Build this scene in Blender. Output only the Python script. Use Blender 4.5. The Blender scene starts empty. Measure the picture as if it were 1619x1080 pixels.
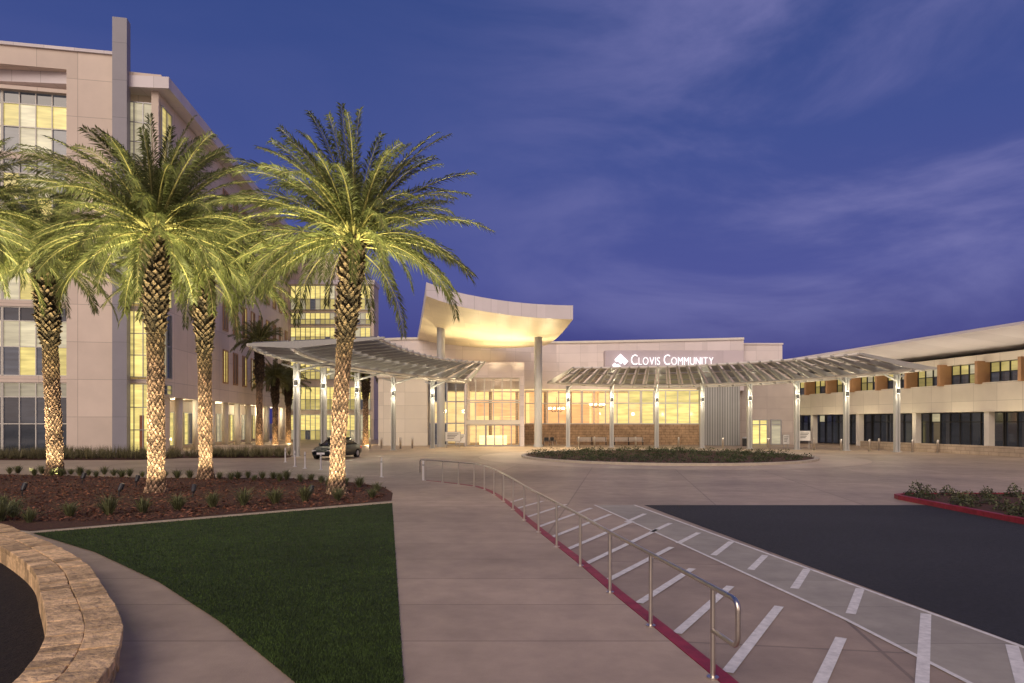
import bpy, math, random
from mathutils import Vector, Matrix
random.seed(7)
R=random.random
def U(a,b): return a+(b-a)*random.random()
F=1080.; HZ=668.; CH=2.6; CX=809.5
def G(u,v,z=0.):
    Y=(CH-z)*F/(v-HZ); return Vector(((u-CX)/F*Y,Y,z))
def P(u,v,Y): return Vector(((u-CX)/F*Y,Y,CH+(HZ-v)/F*Y))
def X(u,Y): return (u-CX)/F*Y
def Z(v,Y): return CH+(HZ-v)/F*Y
scene=bpy.context.scene
COL=scene.collection
ORG={}
# ------------------------------------------------------------ materials
def mat(name,col,rough=.7,var=.12,vs=.8,bump=0,bs=20,metal=0,emis=None,es=0,brick=None,attr=False,transl=0,attre=False,spec=.4,col2=None,brot=0,stain=0,bd=.03):
    m=bpy.data.materials.new(name); m.use_nodes=True
    nt=m.node_tree; N=nt.nodes; L=nt.links
    bs_=N['Principled BSDF']; out=N['Material Output']
    geo=N.new('ShaderNodeNewGeometry')
    nz=N.new('ShaderNodeTexNoise'); nz.inputs['Scale'].default_value=vs; nz.inputs['Detail'].default_value=6
    nz.inputs['Roughness'].default_value=.65
    L.new(geo.outputs['Position'],nz.inputs['Vector'])
    mr=N.new('ShaderNodeMapRange'); mr.inputs[1].default_value=.3; mr.inputs[2].default_value=.7
    L.new(nz.outputs['Fac'],mr.inputs[0])
    mx=N.new('ShaderNodeMix'); mx.data_type='RGBA'
    c2=col2 or tuple(min(1,c*(1+var)) for c in col)
    c1=tuple(c*(1-var) for c in col)
    mx.inputs[6].default_value=(*c1,1); mx.inputs[7].default_value=(*c2,1)
    L.new(mr.outputs[0],mx.inputs[0])
    cur=mx.outputs[2]; hgt=None
    if stain:
        n2=N.new('ShaderNodeTexNoise'); n2.inputs['Scale'].default_value=.17; n2.inputs['Detail'].default_value=8; n2.inputs['Roughness'].default_value=.6
        L.new(geo.outputs['Position'],n2.inputs['Vector'])
        m2=N.new('ShaderNodeMapRange'); m2.inputs[1].default_value=.35; m2.inputs[2].default_value=.65; m2.inputs[3].default_value=1-stain; m2.inputs[4].default_value=1+stain*.5
        L.new(n2.outputs['Fac'],m2.inputs[0])
        h=N.new('ShaderNodeVectorMath'); h.operation='SCALE'
        L.new(cur,h.inputs[0]); L.new(m2.outputs[0],h.inputs['Scale']); cur=h.outputs[0]
    if brick:
        w,hh,ms,mc,off=brick
        uv=N.new('ShaderNodeUVMap'); uv.uv_map='UVMap'
        mp=N.new('ShaderNodeMapping'); mp.inputs['Rotation'].default_value=(0,0,brot)
        if w>50: mp.inputs['Location'].default_value=(w*.4,0,0)
        elif brot: mp.inputs['Location'].default_value=(1.7,.9,0)
        L.new(uv.outputs[0],mp.inputs[0])
        b=N.new('ShaderNodeTexBrick'); b.offset=off; b.inputs['Scale'].default_value=1
        b.inputs['Brick Width'].default_value=w; b.inputs['Row Height'].default_value=hh; b.inputs['Mortar Size'].default_value=ms
        b.inputs['Mortar Smooth'].default_value=.1
        b.inputs['Color1'].default_value=(.89,.89,.89,1); b.inputs['Color2'].default_value=(1.06,1.06,1.06,1); b.inputs['Mortar'].default_value=(mc,mc,mc,1)
        L.new(mp.outputs[0],b.inputs['Vector'])
        mm=N.new('ShaderNodeMix'); mm.data_type='RGBA'; mm.blend_type='MULTIPLY'; mm.inputs[0].default_value=1
        L.new(cur,mm.inputs[6]); L.new(b.outputs['Color'],mm.inputs[7]); cur=mm.outputs[2]
    if attr:
        a=N.new('ShaderNodeAttribute'); a.attribute_name='Col'
        mm=N.new('ShaderNodeMix'); mm.data_type='RGBA'; mm.blend_type='MULTIPLY'; mm.inputs[0].default_value=1
        L.new(cur,mm.inputs[6]); L.new(a.outputs['Color'],mm.inputs[7]); cur=mm.outputs[2]
    L.new(cur,bs_.inputs['Base Color'])
    bs_.inputs['Roughness'].default_value=rough; bs_.inputs['Metallic'].default_value=metal
    bs_.inputs['Specular IOR Level'].default_value=spec
    if bump:
        nb=N.new('ShaderNodeTexNoise'); nb.inputs['Scale'].default_value=bs; nb.inputs['Detail'].default_value=5
        L.new(geo.outputs['Position'],nb.inputs['Vector'])
        bp=N.new('ShaderNodeBump'); bp.inputs['Strength'].default_value=bump; bp.inputs['Distance'].default_value=bd
        L.new(nb.outputs['Fac'],bp.inputs['Height']); L.new(bp.outputs[0],bs_.inputs['Normal'])
    if emis:
        bs_.inputs['Emission Color'].default_value=(*emis,1); bs_.inputs['Emission Strength'].default_value=es
        if attre:
            a=N.new('ShaderNodeAttribute'); a.attribute_name='Col'
            mp3=N.new('ShaderNodeMapping'); mp3.inputs['Scale'].default_value=(.5,.5,3.5); L.new(geo.outputs['Position'],mp3.inputs[0])
            n3=N.new('ShaderNodeTexNoise'); n3.inputs['Scale'].default_value=1.; n3.inputs['Detail'].default_value=2
            L.new(mp3.outputs[0],n3.inputs['Vector'])
            m3=N.new('ShaderNodeMapRange'); m3.inputs[1].default_value=.3; m3.inputs[2].default_value=.7; m3.inputs[3].default_value=.72*es; m3.inputs[4].default_value=1.2*es
            L.new(n3.outputs['Fac'],m3.inputs[0])
            mu=N.new('ShaderNodeMath'); mu.operation='MULTIPLY'
            L.new(m3.outputs[0],mu.inputs[0]); L.new(a.outputs['Fac'],mu.inputs[1]); L.new(mu.outputs[0],bs_.inputs['Emission Strength'])
    if transl:
        t=N.new('ShaderNodeBsdfTranslucent'); L.new(cur,t.inputs['Color'])
        ms_=N.new('ShaderNodeMixShader'); ms_.inputs[0].default_value=transl
        L.new(bs_.outputs[0],ms_.inputs[1]); L.new(t.outputs[0],ms_.inputs[2]); L.new(ms_.outputs[0],out.inputs['Surface'])
    return m
def glassmat(name,tint=(.92,.95,.96),refl=.08):
    m=bpy.data.materials.new(name); m.use_nodes=True; nt=m.node_tree; N=nt.nodes; L=nt.links
    N.remove(N['Principled BSDF'])
    t=N.new('ShaderNodeBsdfTransparent'); t.inputs[0].default_value=(*tint,1)
    g=N.new('ShaderNodeBsdfGlossy'); g.inputs['Roughness'].default_value=.03
    x=N.new('ShaderNodeMixShader'); x.inputs[0].default_value=refl
    L.new(t.outputs[0],x.inputs[1]); L.new(g.outputs[0],x.inputs[2]); L.new(x.outputs[0],N['Material Output'].inputs['Surface'])
    return m
m_cladp=mat('beige_cladding',(.68,.575,.495),.6,.05,.5,brick=(3.0,3.05,.022,.6,0),stain=.06)
m_clad2=mat('pale_cladding',(.67,.61,.52),.6,.05,.5,brick=(2.4,1.5,.018,.65,0),stain=.05)
m_fin=mat('grey_fin_cladding',(.27,.26,.30),.5,.06,.6,brick=(5,3.05,.02,.6,0))
m_white=mat('white_cladding',(.67,.60,.60),.5,.04,.6,brick=(2.6,1.1,.015,.7,0))
m_sign=mat('mauve_fascia_panel',(.53,.465,.51),.45,.04,.6,brick=(3.4,9,.02,.8,0))
m_whitef=mat('roof_fascia',(.64,.59,.62),.45,.04,.6,brick=(2.2,5,.02,.65,0))
m_roofp=mat('smooth_roof_plane',(.74,.69,.71),.4,.04,.3,brick=(30,2.4,.02,.8,0))
m_soff=mat('soffit_panel',(.78,.68,.50),.45,.03,.8,brick=(1.6,1.6,.015,.85,0))
m_plain=mat('painted_white',(.66,.62,.56),.5,.04)
m_panel=mat('translucent_roof_panel',(.13,.13,.155),.4,.08,1.5)
m_rib=mat('grey_steel_rib',(.38,.375,.36),.45,.04)
m_corr=mat('corrugated_metal',(.36,.36,.35),.4,.04,metal=.2,brick=(.28,30,.05,.5,0))
m_brownp=mat('bronze_panel',(.38,.215,.11),.5,.15)
m_redp=mat('terracotta_panel',(.4,.17,.1),.6,.15)
m_stone=mat('travertine_wall',(.44,.29,.17),.8,.35,2.2,.4,8,brick=(.9,.3,.02,.5,.5),stain=.1)
m_tan=mat('tan_stone',(.42,.33,.24),.8,.2,1.2,.3,8,brick=(.9,.3,.02,.6,.5))
m_steel=mat('painted_steel',(.42,.42,.42),.4,.05,metal=.2)
m_ss=mat('brushed_stainless',(.62,.58,.53),.3,.08,6,metal=1)
m_dark=mat('dark_metal',(.03,.03,.033),.4,.1)
m_mull=mat('aluminium_mullion',(.4,.4,.42),.35,.05,metal=.5)
m_mulw=mat('pale_mullion',(.62,.6,.55),.4,.05)
m_lit=mat('lit_window_pane',(.1,.1,.08),.08,.1,emis=(1,.79,.25),es=.95,attre=True)
m_cream=mat('blind_window_pane',(.2,.2,.2),.12,.1,emis=(.98,.85,.52),es=.52,attre=True)
m_dkg=mat('dark_window_pane',(.02,.022,.028),.05,.1,metal=.0,spec=.8,emis=(.24,.24,.28),es=.12,attre=True)
m_intw=mat('glowing_interior_wall',(.6,.5,.35),.8,.1,emis=(1,.73,.31),es=1.3,attre=True)  # emission stands in for room lighting on wall, ceiling and desk
m_into=mat('glowing_interior_wall_warm',(.6,.4,.25),.8,.1,emis=(1,.54,.22),es=1.1,attre=True)  # partitions glow by emission in place of lobby lamps
m_glass=glassmat('clear_glass')
m_lamp=mat('lamp_lens',(.9,.9,.9),.3,emis=(1,.93,.8),es=5)
m_lampw=mat('lamp_lens_warm',(.9,.9,.9),.3,emis=(1,.78,.45),es=8)
m_gardl=mat('garden_lamp_lens',(.2,.2,.2),.3,emis=(1,.78,.45),es=.8)
m_letter=mat('white_letter_face',(.9,.9,.9),.4,emis=(1,.96,1),es=.8)
m_conc=mat('plaza_concrete',(.36,.27,.195),.5,.17,1.6,.12,40,brick=(4.6,4.6,.024,.62,0),brot=.16,stain=.3)
m_conc2=mat('ring_concrete',(.44,.335,.245),.5,.12,1.3,.1,40,stain=.18)
m_walk=mat('walk_concrete',(.39,.295,.222),.55,.15,1.6,.2,60,brick=(400,1.55,.012,.52,0),stain=.25)
m_band=mat('pale_concrete_band',(.36,.32,.26),.6,.14,2.2,.1,40,brick=(400,1.6,.012,.75,0),stain=.2)
m_asph=mat('asphalt',(.030,.030,.033),.8,.35,11,.5,120,stain=.25)
m_ground=mat('ground_soil',(.12,.1,.08),.9,.3,.3)
m_soil=mat('dark_soil',(.018,.012,.009),.95,.5,12,.8,30)
m_paint=mat('white_road_paint',(.66,.63,.60),.7,.2,9)
m_red=mat('red_kerb_paint',(.25,.015,.035),.5,.35,5)
m_kerb=mat('kerb_concrete',(.44,.38,.30),.8,.15,3)
m_mulch=mat('bark_mulch',(.075,.032,.02),.95,.7,14,1,35)
m_chip=mat('bark_chip',(.12,.05,.03),.9,.5,20,attr=True)
m_lawn=mat('lawn_turf',(.028,.049,.010),.95,.4,5,.8,90,stain=.3)
m_blade=mat('grass_blade',(.044,.077,.014),.8,.4,3,attr=True,stain=.3)
m_tuft=mat('strap_leaf_green',(.17,.185,.085),.6,.3,6,attr=True,transl=.3)
m_orn=mat('dry_grass_blade',(.15,.135,.065),.7,.4,2,attr=True,transl=.2)
m_shrub=mat('shrub_leaf',(.10,.11,.05),.6,.4,4,attr=True,transl=.2)
m_gc=mat('ground_cover_leaf',(.05,.065,.025),.6,.4,4,attr=True,transl=.2)
m_frond=mat('palm_frond_green',(.14,.155,.058),.5,.3,2,attr=True,transl=.45)
m_rach=mat('palm_rachis',(.32,.29,.11),.6,.2)
m_trunk=mat('palm_bark',(.42,.28,.18),.9,.5,6,.9,26,attr=True)
m_seat=mat('quarried_limestone',(.62,.42,.225),.85,.4,6,.9,16,attr=True,stain=.15,bd=.045)
m_mort=mat('sandy_mortar',(.20,.13,.07),.9,.3)
m_car=mat('dark_car_paint',(.012,.016,.018),.35,.1,spec=.4)
m_cglass=mat('car_glass',(.01,.01,.012),.1,.1,spec=.5)
m_tyre=mat('tyre_rubber',(.015,.015,.015),.8,.1)
m_tail=mat('tail_lamp_red',(.3,.01,.01),.2,.1,emis=(1,.05,.02),es=.6)
m_head=mat('head_lamp_clear',(.5,.5,.5),.1,.1)
m_wp=mat('white_plastic',(.75,.73,.72),.5,.05)
m_wall2=mat('dark_pinkish_wall',(.44,.38,.34),.7,.06,brick=(3,1.4,.015,.7,0))  # side wall in its own darker pinkish tone
# ------------------------------------------------------------ mesh builder
class Fr:
    def __init__(s,o,d):
        s.o=Vector((o[0],o[1])); s.d=Vector((d[0],d[1])).normalized(); s.n=Vector((s.d.y,-s.d.x))
    def p(s,a,n,z):
        q=s.o+s.d*a+s.n*n; return (q.x,q.y,z)
def flat(Y): return Fr((0,Y),(1,0))
class M:
    def __init__(s): s.v=[];s.f=[];s.m=[];s.c=[]
    def add(s,vs,fs,m=0,c=1.):
        o=len(s.v); s.v.extend(tuple(v) for v in vs)
        for f in fs: s.f.append(tuple(i+o for i in f)); s.m.append(m); s.c.append(c)
    def hexa(s,q,m=0,c=1.):
        s.add(q,[(0,3,2,1),(4,5,6,7),(0,1,5,4),(1,2,6,5),(2,3,7,6),(3,0,4,7)],m,c)
    def box(s,x0,x1,y0,y1,z0,z1,m=0,c=1.):
        s.hexa([(x0,y0,z0),(x1,y0,z0),(x1,y1,z0),(x0,y1,z0),(x0,y0,z1),(x1,y0,z1),(x1,y1,z1),(x0,y1,z1)],m,c)
    def fb(s,fr,a0,a1,z0,z1,n0,n1,m=0,c=1.):
        s.hexa([fr.p(a0,n1,z0),fr.p(a1,n1,z0),fr.p(a1,n0,z0),fr.p(a0,n0,z0),fr.p(a0,n1,z1),fr.p(a1,n1,z1),fr.p(a1,n0,z1),fr.p(a0,n0,z1)],m,c)
    def prism(s,poly,z0,z1,m=0,c=1.):
        n=len(poly); vs=[(p[0],p[1],z0) for p in poly]+[(p[0],p[1],z1) for p in poly]
        fs=[tuple(range(n-1,-1,-1)),tuple(range(n,2*n))]+[(i,(i+1)%n,n+(i+1)%n,n+i) for i in range(n)]
        s.add(vs,fs,m,c)
    def sheet(s,poly,z,m=0): s.add([(p[0],p[1],z) for p in poly],[tuple(range(len(poly)))],m)
    def tube(s,pts,r,seg=8,m=0,c=1.,closed=False):
        pts=[Vector(p) for p in pts]; n=len(pts); vs=[];fs=[]
        up0=None
        for i,p in enumerate(pts):
            a=pts[(i-1)%n] if (closed or i>0) else pts[i]; b=pts[(i+1)%n] if (closed or i<n-1) else pts[i]
            t=(b-a).normalized()
            if up0 is None: up0=Vector((0,0,1)) if abs(t.z)<.9 else Vector((1,0,0))
            s1=t.cross(up0)
            if s1.length<1e-4: s1=t.cross(Vector((1,0,.3)))
            s1.normalize(); s2=s1.cross(t).normalized(); up0=s2
            rr=r[i] if isinstance(r,(list,tuple)) else r
            for k in range(seg):
                th=2*math.pi*k/seg; vs.append(p+s1*math.cos(th)*rr+s2*math.sin(th)*rr)
        for i in range(n if closed else n-1):
            for k in range(seg):
                j=(i+1)%n; fs.append((i*seg+k,i*seg+(k+1)%seg,j*seg+(k+1)%seg,j*seg+k))
        if not closed: fs.append(tuple(range(seg-1,-1,-1))); fs.append(tuple(range((n-1)*seg,n*seg)))
        s.add(vs,fs,m,c)
    def cyl(s,x,y,z0,z1,r,seg=16,m=0,r1=None):
        s.tube([(x,y,z0),(x,y,z1)],[r,r if r1 is None else r1],seg,m)
    def strip(s,path,a,b,z0,z1,m=0):
        L_=[];Rr=[]
        n=len(path)
        for i,p in enumerate(path):
            q0=Vector(path[max(0,i-1)][:2]); q1=Vector(path[min(n-1,i+1)][:2]); t=(q1-q0).normalized(); nn=Vector((t.y,-t.x))
            L_.append(Vector(p[:2])+nn*a); Rr.append(Vector(p[:2])+nn*b)
        for i in range(n-1):
            q=[(L_[i].x,L_[i].y,z0),(Rr[i].x,Rr[i].y,z0),(Rr[i+1].x,Rr[i+1].y,z0),(L_[i+1].x,L_[i+1].y,z0)]
            q+= [(a_,b_,z1) for a_,b_,_ in q]; o=len(s.v); s.v.extend(q)
            fl=[(4,5,6,7),(1,2,6,5),(3,0,4,7)]
            if i==0: fl.append((0,1,5,4))
            if i==n-2: fl.append((2,3,7,6))
            for f in fl: s.f.append(tuple(k+o for k in f)); s.m.append(m); s.c.append(1.)
    def obj(self,name,mats,parent=None,origin=None,smooth=False,label=None,cat=None,group=None,kind=None,uv=True):
        o=ORG[parent] if parent else Vector(origin if origin else (0,0,0))
        me=bpy.data.meshes.new(name)
        me.from_pydata([(v[0]-o.x,v[1]-o.y,v[2]-o.z) for v in self.v],[],self.f)
        if not isinstance(mats,(list,tuple)): mats=[mats]
        for k in mats: me.materials.append(k)
        me.polygons.foreach_set('material_index',self.m)
        if smooth: me.polygons.foreach_set('use_smooth',[True]*len(self.f))
        ca=me.color_attributes.new('Col','FLOAT_COLOR','CORNER'); cc=[]
        for f,c in zip(self.f,self.c):
            cc.extend((c,c,c,1.)*len(f))
        ca.data.foreach_set('color',cc)
        me.update()
        if uv:
            ul=me.uv_layers.new(name='UVMap'); uvs=[0.]*(2*len(me.loops))
            for p in me.polygons:
                n=p.normal
                if abs(n.z)>.6:
                    for li in p.loop_indices:
                        c=self.v[me.loops[li].vertex_index]; uvs[2*li]=c[0]; uvs[2*li+1]=c[1]
                else:
                    t=Vector((-n.y,n.x)); 
                    if t.length<1e-6: t=Vector((1,0))
                    t.normalize()
                    if t.x+t.y*.5<0: t=-t
                    for li in p.loop_indices:
                        c=self.v[me.loops[li].vertex_index]; uvs[2*li]=c[0]*t.x+c[1]*t.y; uvs[2*li+1]=c[2]
            ul.data.foreach_set('uv',uvs)
        ob=bpy.data.objects.new(name,me); COL.objects.link(ob)
        if parent: ob.parent=parent
        else: ob.location=o
        ORG[ob]=o.copy()
        tag(ob,label,cat,group,kind)
        return ob
def tag(ob,label=None,cat=None,group=None,kind=None):
    if label: ob['label']=label
    if cat: ob['category']=cat
    if group: ob['group']=group
    if kind: ob['kind']=kind
def root(name,loc,label,cat,group=None):
    e=bpy.data.objects.new(name,None); COL.objects.link(e); e.location=loc; e.empty_display_size=.3
    ORG[e]=Vector(loc); tag(e,label,cat,group); return e
def copy_thing(src,loc,rotz=0,scale=1,label=None):
    n=src.copy(); COL.objects.link(n); n.location=loc; n.rotation_euler=(0,0,rotz); n.scale=(scale,)*3
    if label: n['label']=label
    for ch in list(src.children):
        c=ch.copy(); COL.objects.link(c); c.parent=n
        for g in list(ch.children):
            k=g.copy(); COL.objects.link(k); k.parent=c
    return n
def window(fr,s0,s1,z0,z1,cols,rows,n,par,pick,mull=m_mull,w=.07,dep=.12,name='window'):
    a=M(); rr=rows if isinstance(rows,list) else [i/rows for i in range(rows+1)]
    for i in range(cols):
        for j in range(len(rr)-1):
            a0=s0+(s1-s0)*i/cols; a1=s0+(s1-s0)*(i+1)/cols; b0=z0+(z1-z0)*rr[j]; b1=z0+(z1-z0)*rr[j+1]
            mi,c=pick(i,j)
            a.add([fr.p(a0,n,b0),fr.p(a1,n,b0),fr.p(a1,n,b1),fr.p(a0,n,b1)],[(0,1,2,3)],mi,c)
    wo=a.obj(name,[m_lit,m_cream,m_dkg,m_glass],par)
    b=M()
    for i in range(cols+1):
        x=s0+(s1-s0)*i/cols; b.fb(fr,x-w/2,x+w/2,z0,z1,n+.004,n+dep)
    for j,t in enumerate(rr):
        z=z0+(z1-z0)*t; b.fb(fr,s0-w/2,s1+w/2,z-w/2,z+w/2,n+.006,n+dep-.01)
    b.obj('frame',mull,wo)
    return wo
# ------------------------------------------------------------ world
w=bpy.data.worlds.new('World'); scene.world=w; w.use_nodes=True
nt=w.node_tree; N=nt.nodes; L=nt.links; bg=N['Background']
tc=N.new('ShaderNodeTexCoord'); sp=N.new('ShaderNodeSeparateXYZ'); L.new(tc.outputs['Generated'],sp.inputs[0])
cr=N.new('ShaderNodeValToRGB'); L.new(sp.outputs['Z'],cr.inputs[0]); e=cr.color_ramp
e.elements[0].position=0; e.elements[0].color=(.042,.040,.178,1)
e.elements[1].position=.6; e.elements[1].color=(.030,.062,.22,1)
for p,c in ((.08,(.050,.049,.205)),(.2,(.078,.092,.31)),(.36,(.056,.084,.285))):
    k=e.elements.new(p); k.color=(*c,1)
mp=N.new('ShaderNodeMapping'); mp.inputs['Scale'].default_value=(1.1,1.1,3.2); mp.inputs['Rotation'].default_value=(0,.45,0); L.new(tc.outputs['Generated'],mp.inputs[0])
nz=N.new('ShaderNodeTexNoise'); nz.inputs['Scale'].default_value=2.0; nz.inputs['Detail'].default_value=9; nz.inputs['Roughness'].default_value=.56; nz.inputs['Distortion'].default_value=.5
L.new(mp.outputs[0],nz.inputs['Vector'])
m1=N.new('ShaderNodeMapRange'); m1.interpolation_type='SMOOTHSTEP'; m1.inputs[1].default_value=.34; m1.inputs[2].default_value=.66; L.new(nz.outputs['Fac'],m1.inputs[0])
m2=N.new('ShaderNodeMapRange'); m2.interpolation_type='SMOOTHSTEP'; m2.inputs[1].default_value=-.2; m2.inputs[2].default_value=.4; m2.inputs[3].default_value=.06; L.new(sp.outputs['X'],m2.inputs[0])
m4=N.new('ShaderNodeMapRange'); m4.interpolation_type='SMOOTHSTEP'; m4.inputs[1].default_value=.07; m4.inputs[2].default_value=.2; m4.inputs[3].default_value=.2; L.new(sp.outputs['Z'],m4.inputs[0])
mu=N.new('ShaderNodeMath'); mu.operation='MULTIPLY'; L.new(m1.outputs[0],mu.inputs[0]); L.new(m2.outputs[0],mu.inputs[1])
mu2=N.new('ShaderNodeMath'); mu2.operation='MULTIPLY'; L.new(mu.outputs[0],mu2.inputs[0]); L.new(m4.outputs[0],mu2.inputs[1])
mx=N.new('ShaderNodeMix'); mx.data_type='RGBA'; L.new(mu2.outputs[0],mx.inputs[0]); L.new(cr.outputs[0],mx.inputs[6]); mx.inputs[7].default_value=(.19,.19,.43,1)
g1=N.new('ShaderNodeMapRange'); g1.interpolation_type='SMOOTHSTEP'; g1.inputs[1].default_value=.1; g1.inputs[2].default_value=-.75; L.new(sp.outputs['Y'],g1.inputs[0])
g2=N.new('ShaderNodeMapRange'); g2.interpolation_type='SMOOTHSTEP'; g2.inputs[1].default_value=.85; g2.inputs[2].default_value=0.; L.new(sp.outputs['Z'],g2.inputs[0])
gm=N.new('ShaderNodeMath'); gm.operation='MULTIPLY'; L.new(g1.outputs[0],gm.inputs[0]); L.new(g2.outputs[0],gm.inputs[1])
mg=N.new('ShaderNodeMix'); mg.data_type='RGBA'; L.new(gm.outputs[0],mg.inputs[0]); L.new(mx.outputs[2],mg.inputs[6]); mg.inputs[7].default_value=(1.05,.76,.62,1)
L.new(mg.outputs[2],bg.inputs['Color']); bg.inputs['Strength'].default_value=1
sd=bpy.data.lights.new('twilight_sun','SUN'); sd.energy=2.2; sd.angle=math.radians(45); sd.color=(1,.84,.68)
so=bpy.data.objects.new('twilight_sun',sd); COL.objects.link(so); so.rotation_euler=(math.radians(54),0,math.radians(-22))
def light(kind,loc,energy,col=(1,.85,.6),target=None,size=.15,angle=60,blend=.8,sx=None):
    d=bpy.data.lights.new('lamp_or_fill_light',kind); d.energy=energy; d.color=col
    if kind=='SPOT': d.spot_size=math.radians(angle); d.spot_blend=blend; d.shadow_soft_size=size
    elif kind=='AREA': d.size=size
    else: d.shadow_soft_size=size
    if kind=='AREA' and sx: d.shape='RECTANGLE'; d.size_y=sx
    o=bpy.data.objects.new('lamp_or_fill_light',d); COL.objects.link(o); o.location=loc
    if target is not None: o.rotation_euler=(Vector(target)-Vector(loc)).to_track_quat('-Z','Y').to_euler()
    return o
# ------------------------------------------------------------ camera
cd=bpy.data.cameras.new('Camera'); cam=bpy.data.objects.new('Camera',cd); COL.objects.link(cam); scene.camera=cam
cam.location=(0,0,CH); cam.rotation_euler=(math.radians(90),0,0); cd.sensor_width=36; cd.lens=24.01; cd.shift_y=(HZ-540)/1619.; cd.clip_end=4000
scene.view_settings.view_transform='Standard'
# ------------------------------------------------------------ ground
ST='structure'
def sheet(name,poly,z,m,label,cat='ground'):
    a=M(); a.sheet(poly,z); return a.obj(name,m,origin=(0,0,0),kind=ST,label=label,cat=cat)
sheet('ground',[(-1500,-1500),(1500,-1500),(1500,1500),(-1500,1500)],0,m_ground,'dark soil ground reaching out to the horizon')
sheet('plaza_pavement',[(-75,1),(75,1),(75,110),(-75,110)],.004,m_conc,'tan scored concrete drop-off plaza pavement','pavement')
rail=[(2.05,5.2),(1.97,6.63),(1.71,8.32),(1.45,9.96),(1.20,11.8),(.91,13.6),(.62,15.4),(.33,17.3),(.05,19.4),(-.25,21.4),(-.6,23.4),(-1.0,25.2),(-1.45,26.45),(-2.13,27.4),(-2.86,28.3),(-3.7,29.1)]
path=[(2.55,2.)]+[(2.25,4.)]+rail[1:]
asph=[G(1018,799)]+[(40,21.45),(40,3)]+[(6.9,3.0)]+[G(1619,1022)]
asph=[(p[0],p[1]) for p in asph]
sheet('road',asph,.008,m_asph,'dark smooth asphalt parking road surface','road')
re=[(G(1003,799).x,G(1003,799).y),(G(1158,856).x,G(1158,856).y),(G(1278,900).x,G(1278,900).y),(G(1470,970).x,G(1470,970).y),(G(1619,1025).x,G(1619,1025).y),(6.2,3)]
le=[(G(940,799).x,G(940,799).y),(G(1060,853).x,G(1060,853).y),(G(1160,899).x,G(1160,899).y),(G(1336,980).x,G(1336,980).y),(G(1530,1080).x,G(1530,1080).y),(4.8,3)]
sheet('gutter_pavement',re+le[::-1],.0105,m_band,'pale concrete strip beside the asphalt','pavement')
def mark(segs,wd,name='road_marking',label='white painted road markings',z=.0145):
    a=M()
    for (p,q) in segs:
        p=Vector(p[:2]);q=Vector(q[:2]); t=(q-p).normalized(); n=Vector((-t.y,t.x))*wd/2
        a.add([(p.x-n.x,p.y-n.y,z),(p.x+n.x,p.y+n.y,z),(q.x+n.x,q.y+n.y,z),(q.x-n.x,q.y-n.y,z)],[(0,1,2,3)])
    return a.obj(name,m_paint,kind=ST,label=label,cat='road marking')
st=[((1150,1065),(1232,960)),((1070,1003),(1155,928)),((1010,955),(1095,900)),((962,918),(1062,866)),((925,893),(1040,838)),((896,870),(1000,825)),((870,851),(965,814)),((848,835),(935,804)),((828,820),(895,798)),((812,806),(858,793)),((800,797),(830,788)),
 ((1295,1085),(1330,1010)),((1345,972),(1360,932)),((1256,932),(1276,901)),((1187,902),(1210,879)),((1128,879),(1157,857)),((1072,860),(1105,843)),((1030,842),(1060,828)),((990,826),(1020,813)),((1458,1085),(1464,972)),((1618,1085),(1600,1022))]
mark([(G(*a),G(*b)) for a,b in st],.125,label='white diagonal hatch stripes painted on concrete')
a=M()
for pa in (re,le):
    a.strip(pa,-.03,.03,.0112,.0145 if pa is re else .0138)
a.obj('edge_line_marking',m_paint,kind=ST,label='thin white edge line beside the asphalt',cat='road marking')
blk=[(2.2,2.)]+[(p[0]+.0,p[1]) for p in path[1:]]+[(-4.2,29.6)]+[(-6.6,31.5),(-12,34.8),(-19,36),(-28,36.5),(-60,38),(-60,2)]
a=M(); a.prism(blk,-.05,.12); a.obj('sidewalk',m_walk,kind=ST,label='pinkish concrete sidewalk with tooled joints',cat='sidewalk')
a=M(); a.strip([(p[0],p[1]) for p in path],.005,.17,0,.127); a.obj('red_kerb',m_red,origin=(1.7,8.3,0),label='red painted concrete kerb along the ramp',cat='kerb')
def PX(l,z): return [(G(u,v,z).x,G(u,v,z).y) for u,v in l]
lawn=PX([(52,844),(150,874),(250,921),(350,986),(465,1080)],.12)+[(-1.55,5.6),(-.9,5.0)]+PX([(638,1080),(620,796)],.12)
sheet('lawn',lawn,.135,m_lawn,'short dark green mown lawn','lawn')
bed=PX([(48,840),(0,836)],.12)+[(-26,19.5),(-40,20),(-40,34)]+PX([(0,750),(240,756),(450,756),(560,763),(606,770),(621,780),(619,792)],.12)
sheet('mulch_bed',bed,.13,m_mulch,'reddish brown bark mulch planting bed','planting bed')
def inpoly(x,y,poly):
    c=False;n=len(poly);j=n-1
    for i in range(n):
        xi,yi=poly[i][:2];xj,yj=poly[j][:2]
        if (yi>y)!=(yj>y) and x<(xj-xi)*(y-yi)/(yj-yi)+xi: c=not c
        j=i
    return c
a=M(); e=PX([(0,838),(48,842.5),(619,794.5)],.12); a.strip([(-26,19.4)]+e,-.0,.09,.0,.15)
a.obj('garden_edging',m_kerb,origin=(-10,18,0),label='thin concrete edging between mulch and lawn',cat='kerb')
a=M(); cnt=0
while cnt<76000:
    y=1/U(1/22.,1/5.2); x=U(-16,-.8)*(y/22.) if R()<.7 else U(-13,-.8)
    if not inpoly(x,y,lawn): continue
    h=U(.012,.034); an=U(0,6.28); w_=.003+.0004*y; dx=math.cos(an)*w_; dy=math.sin(an)*w_
    a.add([(x-dx,y-dy,.13),(x+dx,y+dy,.13),(x+U(-.02,.02),y+U(-.02,.02),.135+h)],[(0,1,2)],0,U(.5,1.4)); cnt+=1
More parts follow.
